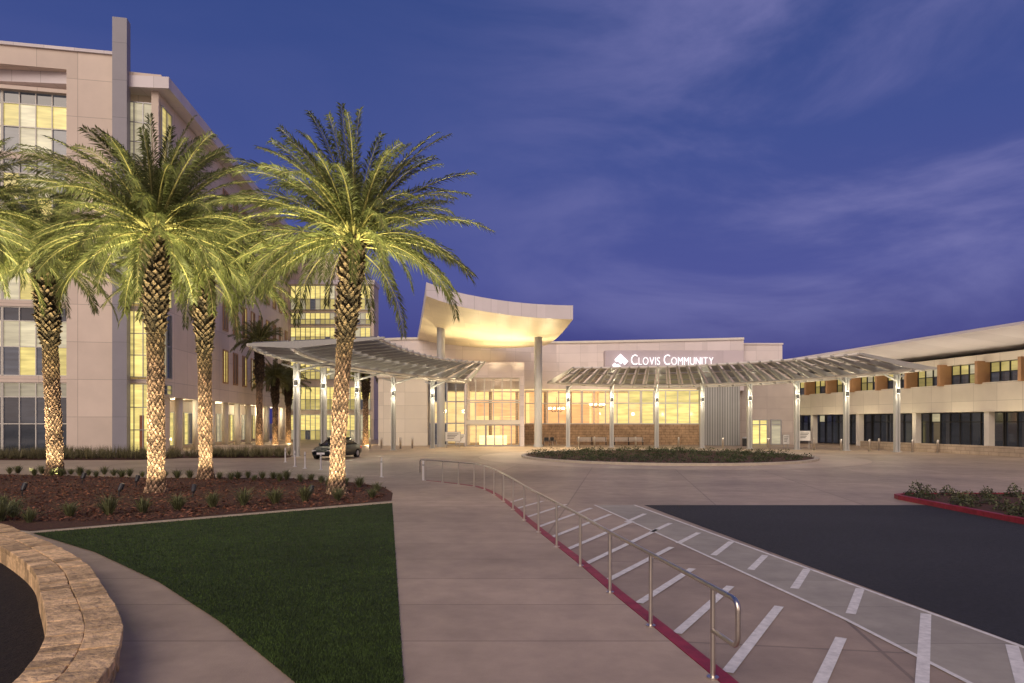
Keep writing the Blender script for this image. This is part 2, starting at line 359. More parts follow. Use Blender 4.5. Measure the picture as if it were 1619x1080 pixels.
a.obj('lawn_grass',m_blade,kind='stuff',label='short blades of green lawn grass',cat='grass',uv=False)
a=M(); cnt=0
while cnt<12000:
    y=1/U(1/34.,1/17.); x=U(-26,-4.2)
    if not inpoly(x,y,bed): continue
    l=U(.02,.08); an=U(0,6.28); dx=math.cos(an)*l; dy=math.sin(an)*l; z=.135
    a.add([(x-dx,y-dy,z+U(0,.03)),(x+dy*.35,y-dx*.35,z+U(0,.03)),(x+dx,y+dy,z+U(0,.06)),(x-dy*.35,y+dx*.35,z+U(0,.06))],[(0,1,2,3)],0,U(.3,2.2)); cnt+=1
a.obj('mulch_chips',m_chip,kind='stuff',label='loose bark chips on the planting bed',cat='mulch',uv=False)
# ------------------------------------------------------------ island
ic=(11.4,51.4); IR=10.7
def ring(cx,cy,r0,r1,z0,z1,m,name,label,cat,kind=None,seg=96):
    a=M(); vs=[];fs=[]
    for k in range(seg):
        t=2*math.pi*k/seg; c,s_=math.cos(t),math.sin(t)
        vs+=[(cx+c*r0,cy+s_*r0,z0),(cx+c*r1,cy+s_*r1,z0),(cx+c*r1,cy+s_*r1,z1),(cx+c*r0,cy+s_*r0,z1)]
        j=(k+1)%seg
        for q in ((1,2),(2,3),(3,0)): fs.append((k*4+q[0],j*4+q[0],j*4+q[1],k*4+q[1]))
    a.add(vs,fs); return a.obj(name,m,origin=(cx,cy,0),label=label,cat=cat,kind=kind)
ring(*ic,IR-.05,IR+3.2,.004,.009,m_conc2,'ring_pavement','pale concrete apron circling the planted island','pavement',ST)
ring(*ic,IR-.3,IR,0,.16,m_kerb,'island_kerb','round pale concrete kerb of the planted island','kerb')
a=M(); a.sheet([(ic[0]+math.cos(t/48*6.2832)*(IR-.25),ic[1]+math.sin(t/48*6.2832)*(IR-.25)) for t in range(48)],.1); a.obj('island_soil',m_mulch,kind=ST,label='dark mulch inside the round island',cat='planting bed')
a=M()
for i in range(520):
    r=(IR-.6)*math.sqrt(R()); t=U(0,6.28); cx=ic[0]+r*math.cos(t); cy=ic[1]+r*math.sin(t); hh=U(.12,.5)
    for k in range(26):
        q=Vector((random.gauss(0,.16),random.gauss(0,.16),U(0,hh))); s_=U(.03,.08); n=Vector((random.gauss(0,1),random.gauss(0,1),random.gauss(0,1))).normalized(); t1=n.orthogonal().normalized()*s_; t2=n.cross(t1)*.5
        c=Vector((cx,cy,.1))+q
        a.add([c-t1,c-t2,c+t1,c+t2],[(0,1,2,3)],0,U(.4,1.7))
a.obj('island_ground_cover',m_gc,kind='stuff',label='low dark green ground cover on the island',cat='ground cover',uv=False)
# ------------------------------------------------------------ plants
def bush(nl,r,h,ls,seed):
    random.seed(seed); a=M()
    for k in range(nl):
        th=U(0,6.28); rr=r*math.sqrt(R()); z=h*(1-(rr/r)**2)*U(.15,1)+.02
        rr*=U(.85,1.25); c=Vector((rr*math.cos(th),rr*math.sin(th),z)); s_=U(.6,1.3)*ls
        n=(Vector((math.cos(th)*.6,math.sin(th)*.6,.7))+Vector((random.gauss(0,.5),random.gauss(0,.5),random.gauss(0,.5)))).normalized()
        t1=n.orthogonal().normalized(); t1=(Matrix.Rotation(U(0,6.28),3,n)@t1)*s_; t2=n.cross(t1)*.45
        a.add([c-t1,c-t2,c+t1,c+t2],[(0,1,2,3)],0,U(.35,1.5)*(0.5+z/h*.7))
    return a
def tuft(nb,r,h,seed):
    random.seed(seed); a=M()
    for k in range(nb):
        th=U(0,6.28); q=Vector((math.cos(th),math.sin(th),0)); sd_=Vector((-q.y,q.x,0))*.009; l=h*U(.5,1.15); out=r*U(.15,1.3)
        p0=q*U(0,.08); p1=q*out*.45+Vector((0,0,l*.7)); p2=q*out+Vector((0,0,l*U(.6,1.0)))
        c=U(.4,1.6)
        a.add([p0-sd_,p0+sd_,p1+sd_,p1-sd_,p2],[(0,1,2,3),(3,2,4)],0,c)
    return a
random.seed(11)
tp=[(20,818),(46,826),(110,817),(171,814),(226,811),(281,806),(336,803),(385,799),(435,796),(482,793),(534,791),(588,787)]
tp+=[(0,824),(5,802)]
tb=[(28,748),(54,752),(82,752),(112,750),(140,752),(165,750),(180,752),(205,753),(225,754),(280,756),(300,756),(347,757),(376,757),(392,756),(415,757),(432,757),(453,758),(475,762),(492,760),(568,770),(596,778),(545,768),(508,764),(365,759),(260,755),(15,749),(66,749),(96,753),(126,752),(152,754),(192,755),(240,757),(318,755),(402,760),(442,761),(520,770)]
tm=[tuft(150,.5,.55,3),tuft(130,.48,.5,4),tuft(160,.54,.47,5)]
base=[t.obj('grass_tuft',m_tuft,origin=(0,0,0),label='spiky green strap-leaf tuft growing in bark mulch',cat='plant',group='tufts of ornamental grass in the mulch bed',uv=False) for t in tm]
random.seed(12)
for i,(u,v) in enumerate(tp+tb):
    g=G(u,v,.13)
    if i<3: o=base[i]
    else: o=base[i%3].copy(); COL.objects.link(o)
    o.location=g; o.rotation_euler=(0,0,U(0,6)); o.scale=(U(.75,1.15)*(1. if i<14 else .8),)*3
pl=[(13,23),(13.15,23.5),(13.6,23.8),(46,24.6),(46,9),(13,9)]
a=M(); a.strip([(46,24.6),(13.6,23.8),(13.12,23.45),(13,23),(13,9)],-.16,.0,0,.15); a.obj('red_kerb',m_red,origin=(13,20,0),label='red painted kerb around the shrub planter',cat='kerb')
a=M(); a.prism([(p[0]+.1,p[1]-.1) for p in pl],0,.12); a.obj('planter_soil',m_mulch,kind=ST,label='dark mulch in the kerbed planter',cat='planting bed')
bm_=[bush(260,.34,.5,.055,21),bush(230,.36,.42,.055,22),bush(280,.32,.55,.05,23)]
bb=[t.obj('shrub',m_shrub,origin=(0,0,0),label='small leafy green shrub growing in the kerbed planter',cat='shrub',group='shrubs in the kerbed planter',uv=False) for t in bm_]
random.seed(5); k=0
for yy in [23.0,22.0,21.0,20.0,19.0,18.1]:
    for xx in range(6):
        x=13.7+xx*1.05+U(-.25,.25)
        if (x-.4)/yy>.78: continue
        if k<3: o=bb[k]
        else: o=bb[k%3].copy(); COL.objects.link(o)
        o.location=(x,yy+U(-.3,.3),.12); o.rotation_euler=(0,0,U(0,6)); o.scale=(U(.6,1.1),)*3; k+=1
a=M(); random.seed(31)
for i in range(1000):
    x=U(-44,-17); y=U(47.5,52.5) if x<-24 else U(50,53)
    h=U(.25,1.0)
    for k in range(20):
        th=U(0,6.28); q=Vector((math.cos(th),math.sin(th),0)); s_=Vector((-q.y,q.x,0))*.016; p=Vector((x,y,.05)); l=h*U(.6,1.1)
        a.add([p-s_,p+s_,p+q*U(.1,.5)+Vector((0,0,l))],[(0,1,2)],0,U(.4,1.5))
a.obj('ornamental_grass_bed',m_orn,kind='stuff',label='massed ornamental grasses in front of the building',cat='grass',uv=False)
sheet('foundation_bed',[(-60,46.5),(-26,47),(-24,49.5),(-16.5,49.8),(-16.5,53.5),(-28,56),(-60,56)],.012,m_mulch,'dark planting bed along the building base','planting bed')
# ------------------------------------------------------------ palms
def trunkmesh(H,r0,seed,lean=(0,0)):
    random.seed(seed); a=M(); seg=80; kx=12; rh=.14; zb=.60
    nr=int(H/.026); vs=[]
    def prof(z):
        t=z/H; r=r0*(1+.4*math.exp(-z/.3)) 
        if t>zb: r*=1+.40*min(1,(t-zb)/.12)
        if t>.96: r*=1-.3*(t-.96)/.04
        return r
    ph=U(0,9)
    def pat(th,z):
        zz=z+.04*math.sin(3*th+ph+z*.9)+.035*math.sin(4.3*z+2*th)+.02*math.sin(9.1*z-th*4)
        t2=th+.08*math.sin(2.1*z+ph)+.06*math.sin(6.7*z)
        A=t2/6.28318*kx+zz/rh*.5; B=t2/6.28318*kx-zz/rh*.5
        fa=A-math.floor(A); fb=B-math.floor(B)
        e_=min(fa,1-fa,fb,1-fb)*2
        return e_,(fa+(1-fb))*.5,(math.floor(A)*7.3+math.floor(B)*3.1)
    jit={}
    for j in range(nr+1):
        z=H*j/nr; lx=lean[0]*(z/H)**1.4; ly=lean[1]*(z/H)
        wob=1+.03*math.sin(z*2.3+seed)+.02*math.sin(z*5.1)
        for k in range(seg):
            th=6.28318*k/seg; e_,led,idc=pat(th,z); up=z/H>zb
            jj=jit.setdefault(round(idc,1),U(.1,1.8))
            r=prof(z)*wob*(1+((.42 if up else .16)*led**1.4*min(1,e_*5)*(jj if up else .3+.7*jj)))+random.gauss(0,.009)
            vs.append((lx+r*math.cos(th),ly+r*math.sin(th),z))
    a.v.extend(vs)
    for j in range(nr):
        z=H*(j+.5)/nr; tr=min(1,max(0,(zb+.02-z/H)/.16))
        for k in range(seg):
            th=6.28318*(k+.5)/seg; e_,led,idc=pat(th,z)
            jj=jit.get(round(idc,1),1.)
            lo=(.06+1.9*led**1.8*min(1,e_*5)*(.3+.7*jj)); hi=(.03+.24*led*min(1,e_*3)*jj)  # bark tone plus painted light: bright rims, dark crevices, dim upper trunk
            c=lo*tr+hi*(1-tr)
            a.f.append((j*seg+k,j*seg+(k+1)%seg,(j+1)*seg+(k+1)%seg,(j+1)*seg+k)); a.m.append(0); a.c.append(c*U(.5,1.4))
    return a
def crownmesh(seed,nf=116,Ls=4.1):
    random.seed(seed); a=M()
    for i in range(nf):
        az=i*2.39996+U(-.22,.22); t=(i+.5)/nf
        e0=math.radians(80-94*t**1.05+U(-8,8)); Lf=Ls*U(.82,1.1)*(.80+.20*min(1,t*3)); bend=math.radians(U(46,80))*(.78+.28*t)
        np_=14; p=Vector((math.cos(az)*.24,math.sin(az)*.24,U(-.25,.25)-.2*t)); pts=[];dirs=[]
        tw=U(-.2,.2)
        for j in range(np_+1):
            s_=j/np_; el=e0-bend*s_**1.5; az2=az+tw*s_
            d=Vector((math.cos(az2)*math.cos(el),math.sin(az2)*math.cos(el),math.sin(el)))
            pts.append(p.copy()); dirs.append(d); p=p+d*(Lf/np_)
        a.tube(pts,[.028*(1-.85*j/np_)+.004 for j in range(np_+1)],4,1)
        nl=70; roll=U(-.8,.8); fc=U(.7,1.3)
        for k in range(nl):
            s_=.12+.88*k/nl; f=s_*np_; j=min(np_-1,int(f)); q=pts[j].lerp(pts[j+1],f-j); d=dirs[j].lerp(dirs[j+1],f-j).normalized()
            sd_=d.cross(Vector((0,0,1)))
            if sd_.length<.15: sd_=Vector((-math.sin(az),math.cos(az),0))
            sd_.normalize(); up=sd_.cross(d).normalized()
            sd2=sd_*math.cos(roll)+up*math.sin(roll); up2=-sd_*math.sin(roll)+up*math.cos(roll)
            ll=.54*math.sin(math.pi*min(1,.22+.70*s_))**.6*U(.75,1.15)
            fw=.7+.8*s_
            for sg in (-1,1):
                dd=(sd2*sg*1.0+d*fw*U(.8,1.25)+up2*U(-.05,.5)).normalized()
                tip=q+dd*ll+Vector((0,0,-.16*U(.2,1.6)*ll*2)); mid=q+dd*ll*.45
                wv=dd.cross(up2+Vector((U(-.6,.6),U(-.6,.6),U(-.6,.6))))
                wv.normalize(); wv*=.021
                a.add([q,mid-wv,tip,mid+wv],[(0,1,2,3)],0,fc*U(.6,1.35))
    return a
def palm(loc,H,r0,seed,Ls,label,lean=(0,0),group='uplit date palms in the mulch bed',nf=116):
    e=root('palm_tree',loc,label,'palm tree',group)
    t=trunkmesh(H,r0,seed,lean)
    t.v=[(v[0]+loc[0],v[1]+loc[1],v[2]+loc[2]) for v in t.v]
    t.obj('trunk',m_trunk,e,uv=False,smooth=False)
    c=crownmesh(seed+50,nf,Ls); top=(loc[0]+lean[0],loc[1]+lean[1],loc[2]+H)
    c.v=[(v[0]+top[0],v[1]+top[1],v[2]+top[2]) for v in c.v]
    c.obj('crown',[m_frond,m_rach],e,uv=False)
    return e
def gl(u,v): g=G(u,v,.13); return (g.x,g.y,.12)
PL=[(gl(247,778),9.4,.26,3,4.5,(-.05,0),'tall date palm with uplit diamond-scarred trunk in mulch'),
    (gl(532,780),9.0,.245,8,4.45,(.62,0),'leaning date palm with spreading crown beside the walk'),
    (gl(325,757),9.2,.26,15,4.1,(-.1,0),'slim date palm behind its neighbours in mulch'),
    (gl(87,750),10.3,.31,22,4.4,(-.5,0),'thick-trunked date palm growing near the white wing'),
    ((-22.6,27.2,.12),10.8,.3,29,4.6,(0,0),'date palm whose fronds reach into the planting bed')]
for (loc,H,r,sd_,Ls,lean,lab) in PL:
    palm(loc,H,r,sd_,Ls,lab,lean)
    top=Vector((loc[0]+lean[0],loc[1],loc[2]+H+1.0))
    for dx,dy in ((-2.6,-2.9),(2.4,-2.9)):
        p=Vector((loc[0]+dx,loc[1]+dy,.55))
        light('SPOT',p,8200,(1,.89,.46),top+Vector((dx*.45,-.8,.4)),.1,58,.9)
    light('SPOT',(loc[0]+.4,loc[1]-5.6,.5),6500,(1,.89,.50),top+Vector((0,-.3,1.6)),.1,44,1.)  # fill spot added without a fixture, to brighten the upper crown
    for dx in (-.85,.85):
        light('SPOT',(loc[0]+dx,loc[1]-1.15,.2),600,(1,.84,.54),(loc[0]+lean[0]*.15,loc[1],2.2),.05,80,1.)
        light('SPOT',(loc[0]+dx*1.6,loc[1]-1.9,.2),1500,(1,.84,.54),(loc[0]+lean[0]*.3,loc[1],3.5),.05,32,1.)
small=[((X(410,72),72,0),11.2,.3,40,(0,0)),((X(435,82),82,0),8.,.3,41,(0,0)),((X(456,88),88,0),8.,.3,42,(0,0)),((X(578,80),80,0),9.,.3,43,(0,0))]
for loc,H,r,s_,ln in small:
    palm(loc,H,r,s_,2.9,'slender uplit palm near the building entrance',ln,'palms along the building',50)
    light('POINT',(loc[0]+.5,loc[1]-1.3,.5),150,(1,.72,.35),size=.1)
def uplight():
    e=root('spotlight',(0,0,0),'small black garden spotlight staked in bark mulch','spotlight','garden spotlights aimed at the palms')
    a=M(); a.cyl(0,0,0,.2,.02,8); a.tube([(0,0,.2),(0,.06,.27),(0,.15,.42)],[.05,.075,.08],12); a.obj('housing',m_dark,e,smooth=False)
    a=M(); a.tube([(0,.151,.421),(0,.156,.43)],[.06,.06],12); a.obj('lens',m_gardl,e)
    return e
ul=uplight(); first=True
for (u,v,rz) in [(35,785,0.2),(188,786,-.3),(305,788,.1),(215,770,0),(130,765,0),(490,790,-.2)]:
    g=G(u,v,.13)
    if first: ul.location=g; first=False
    else: copy_thing(ul,g,rz)
# ------------------------------------------------------------ seat wall
outer=[(-15.5,17.2),(-11.4,14.9),(-9.6,13.4),(-7.85,11.8),(-6.5,10.4),(-5.5,9.1),(-4.75,8.1),(-4.2,7.3),(-3.78,6.5),(-3.45,5.6),(-3.25,4.6),(-3.15,3.6)]
def crom2(pts,n=8):
    pts=[Vector(p) for p in pts]; o=[]
    for i in range(len(pts)-1):
        p0=pts[max(0,i-1)];p1=pts[i];p2=pts[i+1];p3=pts[min(len(pts)-1,i+2)]
        for k in range(n):
            t=k/n; o.append(.5*((2*p1)+(p2-p0)*t+(2*p0-5*p1+4*p2-p3)*t*t+(3*p1-p0-3*p2+p3)*t**3))
    o.append(pts[-1]); return o
def resample(path,step):
    out=[Vector(path[0])];acc=0.
    for i in range(len(path)-1):
        a_=path[i];b_=path[i+1];l=(b_-a_).length; d=step-acc
        while d<=l: out.append(a_.lerp(b_,d/l)); d+=step
        acc=l-(d-step)
    return out
rs=resample(crom2(outer),.06)
def offs(i,w_):
    i=max(0,min(len(rs)-1,i)); q0=rs[max(0,i-5)];q1=rs[min(len(rs)-1,i+5)]; t=(q1-q0).normalized(); n=Vector((t.y,-t.x)); return rs[i]+n*w_
random.seed(77)
e=root('stone_seat_wall',(-4.2,7.3,.12),'curved golden limestone seat wall around a planting bed','stone wall')
a=M(); a.strip([tuple(p) for p in rs[::3]],.03,.62,.05,.40); a.obj('core',m_mort,e)
a=M()
def stones(w0,w1,z0,z1,lmin,lmax,jz=.005,jn=.009):
    i=0
    def at(f,w_):
        f=max(0,f); k=int(f); fr_=f-k; return offs(k,w_).lerp(offs(k+1,w_),fr_)
    while i<len(rs)-2:
        n=random.randint(lmin,lmax); j=min(len(rs)-1,i+n)
        dz=U(-jz,jz); dn=U(-jn,jn); c=U(.65,1.3)
        f0=i+.06; f1=j-.06; ch=.006
        rows=[]
        fs_=[f0,f0+.12,f0+(f1-f0)*.35,f0+(f1-f0)*.68,f1-.12,f1]
        for f in fs_:
            q=.003 if f in (f0,f1) else 0
            rows.append((q,[at(f,w0+dn+q+U(-.005,.005)),at(f,w0+dn+ch+q+U(0,.005)),at(f,w0+(w1-w0)*.33),at(f,w0+(w1-w0)*.66),at(f,w1-ch-q-U(0,.004)),at(f,w1-q)]))
        vs=[]; NW=8
        for q,r_ in rows:
            u_=-q*1.5
            vs+=[(r_[0].x,r_[0].y,z0),(r_[0].x,r_[0].y,z1-ch+dz)]
            for kk in (1,2,3,4): vs.append((r_[kk].x,r_[kk].y,z1+dz+u_+U(-.005,.005)))
            vs+=[(r_[5].x,r_[5].y,z1-ch+dz),(r_[5].x,r_[5].y,z0)]
        fs=[]
        for q in range(len(fs_)-1):
            for k in range(NW-1): fs.append((q*NW+k,(q+1)*NW+k,(q+1)*NW+k+1,q*NW+k+1))
        fs+=[tuple(range(NW)),tuple(range(NW*len(fs_)-1,NW*(len(fs_)-1)-1,-1))]
        a.add(vs,fs,0,c); i=j
stones(-.0,.04,.13,.195,3,7); stones(-.0,.04,.202,.27,2,6); stones(-.0,.04,.277,.355,3,7)
stones(-.03,.31,.36,.445,3,7); stones(.318,.65,.36,.442,3,6)
stones(.61,.65,.1,.355,4,7)
a.obj('stones',m_seat,e)
inner=[tuple(offs(i,.64)) for i in range(0,len(rs),4)]
sheet('wall_bed',inner+[(-9,3),(-20,6),(-20,17)],.15,m_soil,'dark soil behind the curved seat wall','planting bed')
# ------------------------------------------------------------ railing
e=root('handrail',(1.0,12,.12),'long curved brushed stainless steel pedestrian handrail','handrail')
rp=[Vector((p[0]-.02,p[1],.12)) for p in rail[1:]]
a=M(); H=.88
cp=crom2(rp,5)
t0=(rp[0]-rp[1]).normalized()
endo=rp[0]+t0*.42
arc=[]
for k in range(7):
    an=math.pi/2*k/6; arc.append(endo+t0*(.09*math.sin(an))+Vector((0,0,H-.09+.09*math.cos(an))))
arc2=[]
for k in range(7):
    an=math.pi/2*k/6; arc2.append(endo+t0*(.09*math.cos(an))+Vector((0,0,H-.42+.09-.09*math.sin(an))))
toprail=[rp[0]+Vector((0,0,H-.42))]+[rp[0]+t0*.2+Vector((0,0,H-.42))]+arc2[::-1]+arc[::-1]+[p+Vector((0,0,H)) for p in cp]
te=(rp[-1]-rp[-2]).normalized()
toprail+=[rp[-1]+te*.25+Vector((0,0,H)),rp[-1]+te*.32+Vector((0,0,H-.08)),rp[-1]+te*.32+Vector((0,0,.3))]
a.tube(toprail,.025,10); a.obj('rail',m_ss,e,smooth=True)
for p in rp:
    a=M(); a.cyl(p.x,p.y,.12,.12+H-.01,.025,10); a.cyl(p.x,p.y,.12,.135,.06,12); a.obj('post',m_ss,e,smooth=False)
# ------------------------------------------------------------ delineators and bollards
e0=root('delineator_post',(0,0,0),'slim white flexible marker post at the kerb edge','marker post','white marker posts by the drop-off')
a=M(); a.tube([(0,0,0),(0,0,.03),(0,0,.04),(0,0,.9),(0,0,.95)],[.11,.11,.045,.04,.02],10); a.obj('post',m_wp,e0)
a=M(); a.tube([(0,0,.7),(0,0,.78)],[.046,.046],10); a.obj('reflective_band',m_steel,e0)
for i,(u,v) in enumerate([(603,755),(669,762),(482,741),(507,743),(466,738),(451,731)]):
    g=G(u,v)
    if i==0: e0.location=g
    else: copy_thing(e0,g)
e0=root('bollard',(0,0,0),'waist-high round stainless steel bollard on the plaza','bollard','steel bollards lining the drop-off')
a=M(); a.tube([(0,0,0),(0,0,1.0),(0,0,1.1),(0,0,1.12)],[.1,.1,.08,.02],14); a.obj('shaft',m_ss,e0,smooth=True)
a=M(); a.tube([(0,0,0),(0,0,.02)],[.15,.15],14); a.obj('base_plate',m_ss,e0)
for i,(u,v) in enumerate([(1287,712),(1330,713.5),(1375,714),(1443,715),(1483,716),(915,707),(940,707),(1005,707.5),(1073,708.5),(1143,710),(1215,711),(585,709.5),(603,709.5),(633,709.5),(652,709),(1390,712)]):
    g=G(u,v)
    if i==0: e0.location=g
    else: copy_thing(e0,g)
# ------------------------------------------------------------ tower building
def pk(plit,pcream,lo=.5,hi=1.2):
    def f(i,j):
        r=R()
        if r<plit: return 0,U(lo,hi)
        if r<plit+pcream: return 1,U(lo,hi)
        return 2,U(.5,1.4)
    return f
random.seed(101)
T=root('hospital_tower',(-36,56,0),'tall beige panel-clad hospital tower with lit glazing','building')
fr=Fr((-40.8,54.4),(8.2,1.6))
a=M()
a.fb(fr,4.8,8.35,0,31.2,-1.2,0); a.fb(fr,-16,8.35,31.2,32.7,-1.2,.0); a.fb(fr,-16,8.3,0,31.9,-15,-1.5)
a.fb(fr,-16,4.8,29.3,29.6,-1.5,-.1)
for z in (6.0,12.1,18.0,24.0): a.fb(fr,-16,4.79,z-.15,z+.35,-1.2,-.38)
a.obj('wall',m_cladp,T)
a=M(); a.fb(fr,-16.2,8.5,32.7,32.95,-1.4,.15); a.obj('coping',m_whitef,T)
a=M(); a.fb(fr,8.36,9.45,0,35.6,-.35,.5); a.obj('fin_wall',m_fin,T)
fl=[(0.1,5.8),(6.4,11.9),(12.5,17.8),(18.4,23.8),(24.4,29.3)]
for k,(z0,z1) in enumerate(fl):
    def pick(i,j,k=k):
        if k==0: return (2,U(.6,1.6)) if j<2 else (1,U(.3,.6))
        if j==2: return 2,U(.7,1.6)
        r=R()
        return (1,U(.8,1.3)) if r<.6 else ((0,U(.6,.9)) if r<.78 else (2,U(1,3)))
    for (s0,s1,c) in ((-10,-5.1,3),(-5,-.1,4),(0,4.75,4)):
        window(fr,s0,s1,z0,z1,c,[0,.42,.8,1],-.55,T,pick,m_mulw)
f2=Fr((-31.75,56.5),(2.2,.5)); 
a=M(); a.fb(f2,1.75,2.3,0,30.6,-1,0); a.fb(f2,-.4,2.6,30.6,31.5,-3,.3); a.fb(f2,-.5,2.2,0,30.6,-4,-1.1)
for z in (6.0,12.1,18.0,24.0): a.fb(f2,-.4,1.74,z-.12,z+.22,-1,-.3)
a.obj('corner_wall',m_cladp,T)
for k,(z0,z1) in enumerate(fl): window(f2,-.35,1.72,z0,z1,3,[0,.33,.66,1],-.4,T,(lambda i,j:(1,U(.7,.9))) if k==4 else (lambda i,j:(0,U(.8,1.2))),m_mull)
f3=Fr((-29.55,57),(-.094,1))
a=M(); a.fb(f3,0,48,4.8,30.2,-.3,0); a.fb(f3,1.6,48,4.8,30.2,-16,-.305); a.fb(f3,1.6,48,0,4.8,-16,-3.2); a.obj('side_wall',m_cladp,T)
a=M(); a.fb(f3,-.6,48.2,30.25,31.2,-16,1.1); a.obj('roof_edge',m_whitef,T)
a=M(); a.fb(f3,.2,3.2,.02,3.2,-3.0,-1.2); a.obj('terracotta_base',m_redp,T)
for s_ in [6+4.4*i for i in range(10)]:
    a=M(); q=f3.p(s_,-.6,0); a.cyl(q[0],q[1],0,4.79,.34,18); a.obj('column',m_plain,T,smooth=True)
for i in range(9):
    s_=16.5+3.5*i
    for (z0,z1) in ((6.9,10.4),(12.6,16.2),(18.5,22.0),(24.3,27.7)):
        window(f3,s_,s_+1.5,z0,z1,2,1,.02,T,pk(.15,.35,.3,.8),m_brownp,.16,.1)
for (z0,z1) in fl: window(f3,.5,2.6,max(5,z0),z1,2,2,.02,T,pk(.35,.3,.3,.8),m_mull)
for s_ in range(4,44,5): window(f3,s_,s_+3.6,.3,3.6,3,1,-3.15,T,pk(.5,.3,.4,1.),m_mull)
for s_ in (8,20,32,44): 
    q=f3.p(s_,-1.6,4.4); light('POINT',q,300,(1,.85,.55),size=.3)
Bd=root('hospital_wing',(X(520,104),104,0),'pale multi-storey wing with glowing yellow window bands','building')
fB=flat(104); xl=X(440,104); xm=X(536,104); xr=X(591,104)
a=M(); a.fb(fB,xl,xm,0,Z(402,104),-4,0); a.fb(fB,xm,xr,0,Z(450,104),-3.6,-.05); a.obj('wall',m_cladp,Bd)
a=M(); a.fb(fB,X(456,104),xr+.15,Z(450,104),Z(443,104),-3.8,.3); a.obj('roof_edge',m_whitef,Bd)
def pB(i,j):
    r=R()
    if j==1: return (0,U(.9,1.15)) if r<.85 else (1,U(.8,1.2))
    return (0,U(.35,.7)) if r<.7 else ((1,U(.4,.8)) if r<.88 else (2,U(1,3)))
for (v0,v1) in ((490,452),(513,495),(545,518),(600,572),(648,612),(700,656)):
    window(fB,X(460,104),X(530,104),Z(v0,104),Z(v1,104),9,[0,.45,1],.1,Bd,pB,m_mull,.1)
    window(fB,X(538,104),X(586,104),Z(v0,104),Z(v1,104),6,[0,.45,1],.1,Bd,pB,m_mull,.1)
# ------------------------------------------------------------ entrance building
E=root('entrance_building',(5,80,0),'low pale entrance hall with curved walls and lit glass','building')
def poly_wall(pts,z0,z1,m,name,th=1.0,cap=None):
    a=M()
    for i in range(len(pts)-1):
        fr=Fr(pts[i],(pts[i+1][0]-pts[i][0],pts[i+1][1]-pts[i][1])); l=math.dist(pts[i],pts[i+1])
        a.fb(fr,0,l,z0,z1,-th,0)
    return a.obj(name,m,E)
cw=[(600,80),(640,79.2),(680,79),(720,79),(760,79.5),(800,80.5),(840,82),(880,83),(930,82.5),(990,81.8),(1050,81),(1110,80.2),(1176,79.2)]
cwp=[(X(u,y),y) for u,y in cw]
poly_wall(cwp,6.3,12.2,m_white,'upper_wall',3)
poly_wall([(x,y-.15) for x,y in cwp],12.2,12.45,m_plain,'coping',3.2)
f=flat(77.0)
a=M(); a.fb(f,X(957,77),X(1176,77),Z(583,77),Z(554,77),-1.6,0); a.obj('sign_fascia',m_sign,E)
f=flat(80); a=M(); a.fb(f,X(1176,80),X(1237,80),Z(575,80),Z(545,80),-8,0); a.fb(f,X(1175,80),X(1238,80),Z(545,80),Z(542.5,80),-8.1,.12); a.obj('penthouse',m_white,E)
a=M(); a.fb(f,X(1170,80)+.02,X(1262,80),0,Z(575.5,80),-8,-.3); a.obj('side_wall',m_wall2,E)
window(f,X(1190,80),X(1214,80),.05,2.9,2,[0,.8,1],-.25,E,pk(1,0,.9,1.3),m_mull,.12,name='door')
window(f,X(1220,80),X(1236,80),.05,2.9,1,[0,.8,1],-.25,E,pk(.5,.5,.4,.8),m_mull,.12,name='door')
f=flat(76.3); a=M(); a.fb(f,X(1113,76.3),X(1170,76.3),0,Z(609,76.3),-3,0); a.obj('metal_panel_wall',m_corr,E)
f=flat(76.5); a=M(); a.fb(f,X(598,76.5),X(676,76.5),0,Z(597,76.5),-3,0); a.fb(f,X(596,76.5),X(737,76.5),Z(597,76.5),Z(582,76.5),-3.2,.25); a.obj('panel_wall',m_clad2,E)
window(f,X(677,76.5),X(734,76.5),.05,Z(599,76.5),4,[0,.33,.66,1],-1.0,E,lambda i,j:(3,1.) if (i>1 or j==1) else (2,2.),m_mull,.14)
f=flat(74); xa=X(735,74); xb=X(829,74)
a=M(); a.fb(f,xa,xb,Z(597,74),Z(573,74),-7,0); a.fb(f,xb-.45,xb,0,Z(597,74),-7,-.01); a.fb(f,xa,xa+.15,0,Z(597,74),-7,-.01); a.obj('vestibule_wall',m_white,E)
zt=Z(597.5,74)
window(f,xa+.2,xb-.5,Z(633,74),zt,6,1,-.3,E,lambda i,j:(3,1.),m_mulw,.13)
window(f,xa+.2,xb-.5,Z(665,74),Z(636,74),6,1,-.3,E,lambda i,j:(3,1.),m_mulw,.13)
a=M(); a.fb(f,xa+.15,xb-.45,Z(671,74),Z(665.5,74),-.5,-.1); a.obj('door_header',m_plain,E)
window(f,xa+.2,xa+2.2,.05,Z(672,74),2,1,-.3,E,lambda i,j:(3,1.),m_mull,.1)
window(f,xa+2.3,xb-.5,.05,Z(672,74),4,1,-.3,E,lambda i,j:(3,1.),m_mull,.12,name='door')
a=M()
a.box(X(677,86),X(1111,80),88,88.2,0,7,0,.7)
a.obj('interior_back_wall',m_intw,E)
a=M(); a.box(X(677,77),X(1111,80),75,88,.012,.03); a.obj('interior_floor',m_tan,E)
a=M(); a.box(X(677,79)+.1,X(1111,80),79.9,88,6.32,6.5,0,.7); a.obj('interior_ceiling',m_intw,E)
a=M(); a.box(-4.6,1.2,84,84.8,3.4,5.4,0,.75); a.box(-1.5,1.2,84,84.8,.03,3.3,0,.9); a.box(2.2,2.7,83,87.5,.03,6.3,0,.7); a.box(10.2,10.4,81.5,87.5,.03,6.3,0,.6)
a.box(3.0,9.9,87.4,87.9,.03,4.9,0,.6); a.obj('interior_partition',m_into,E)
a=M()
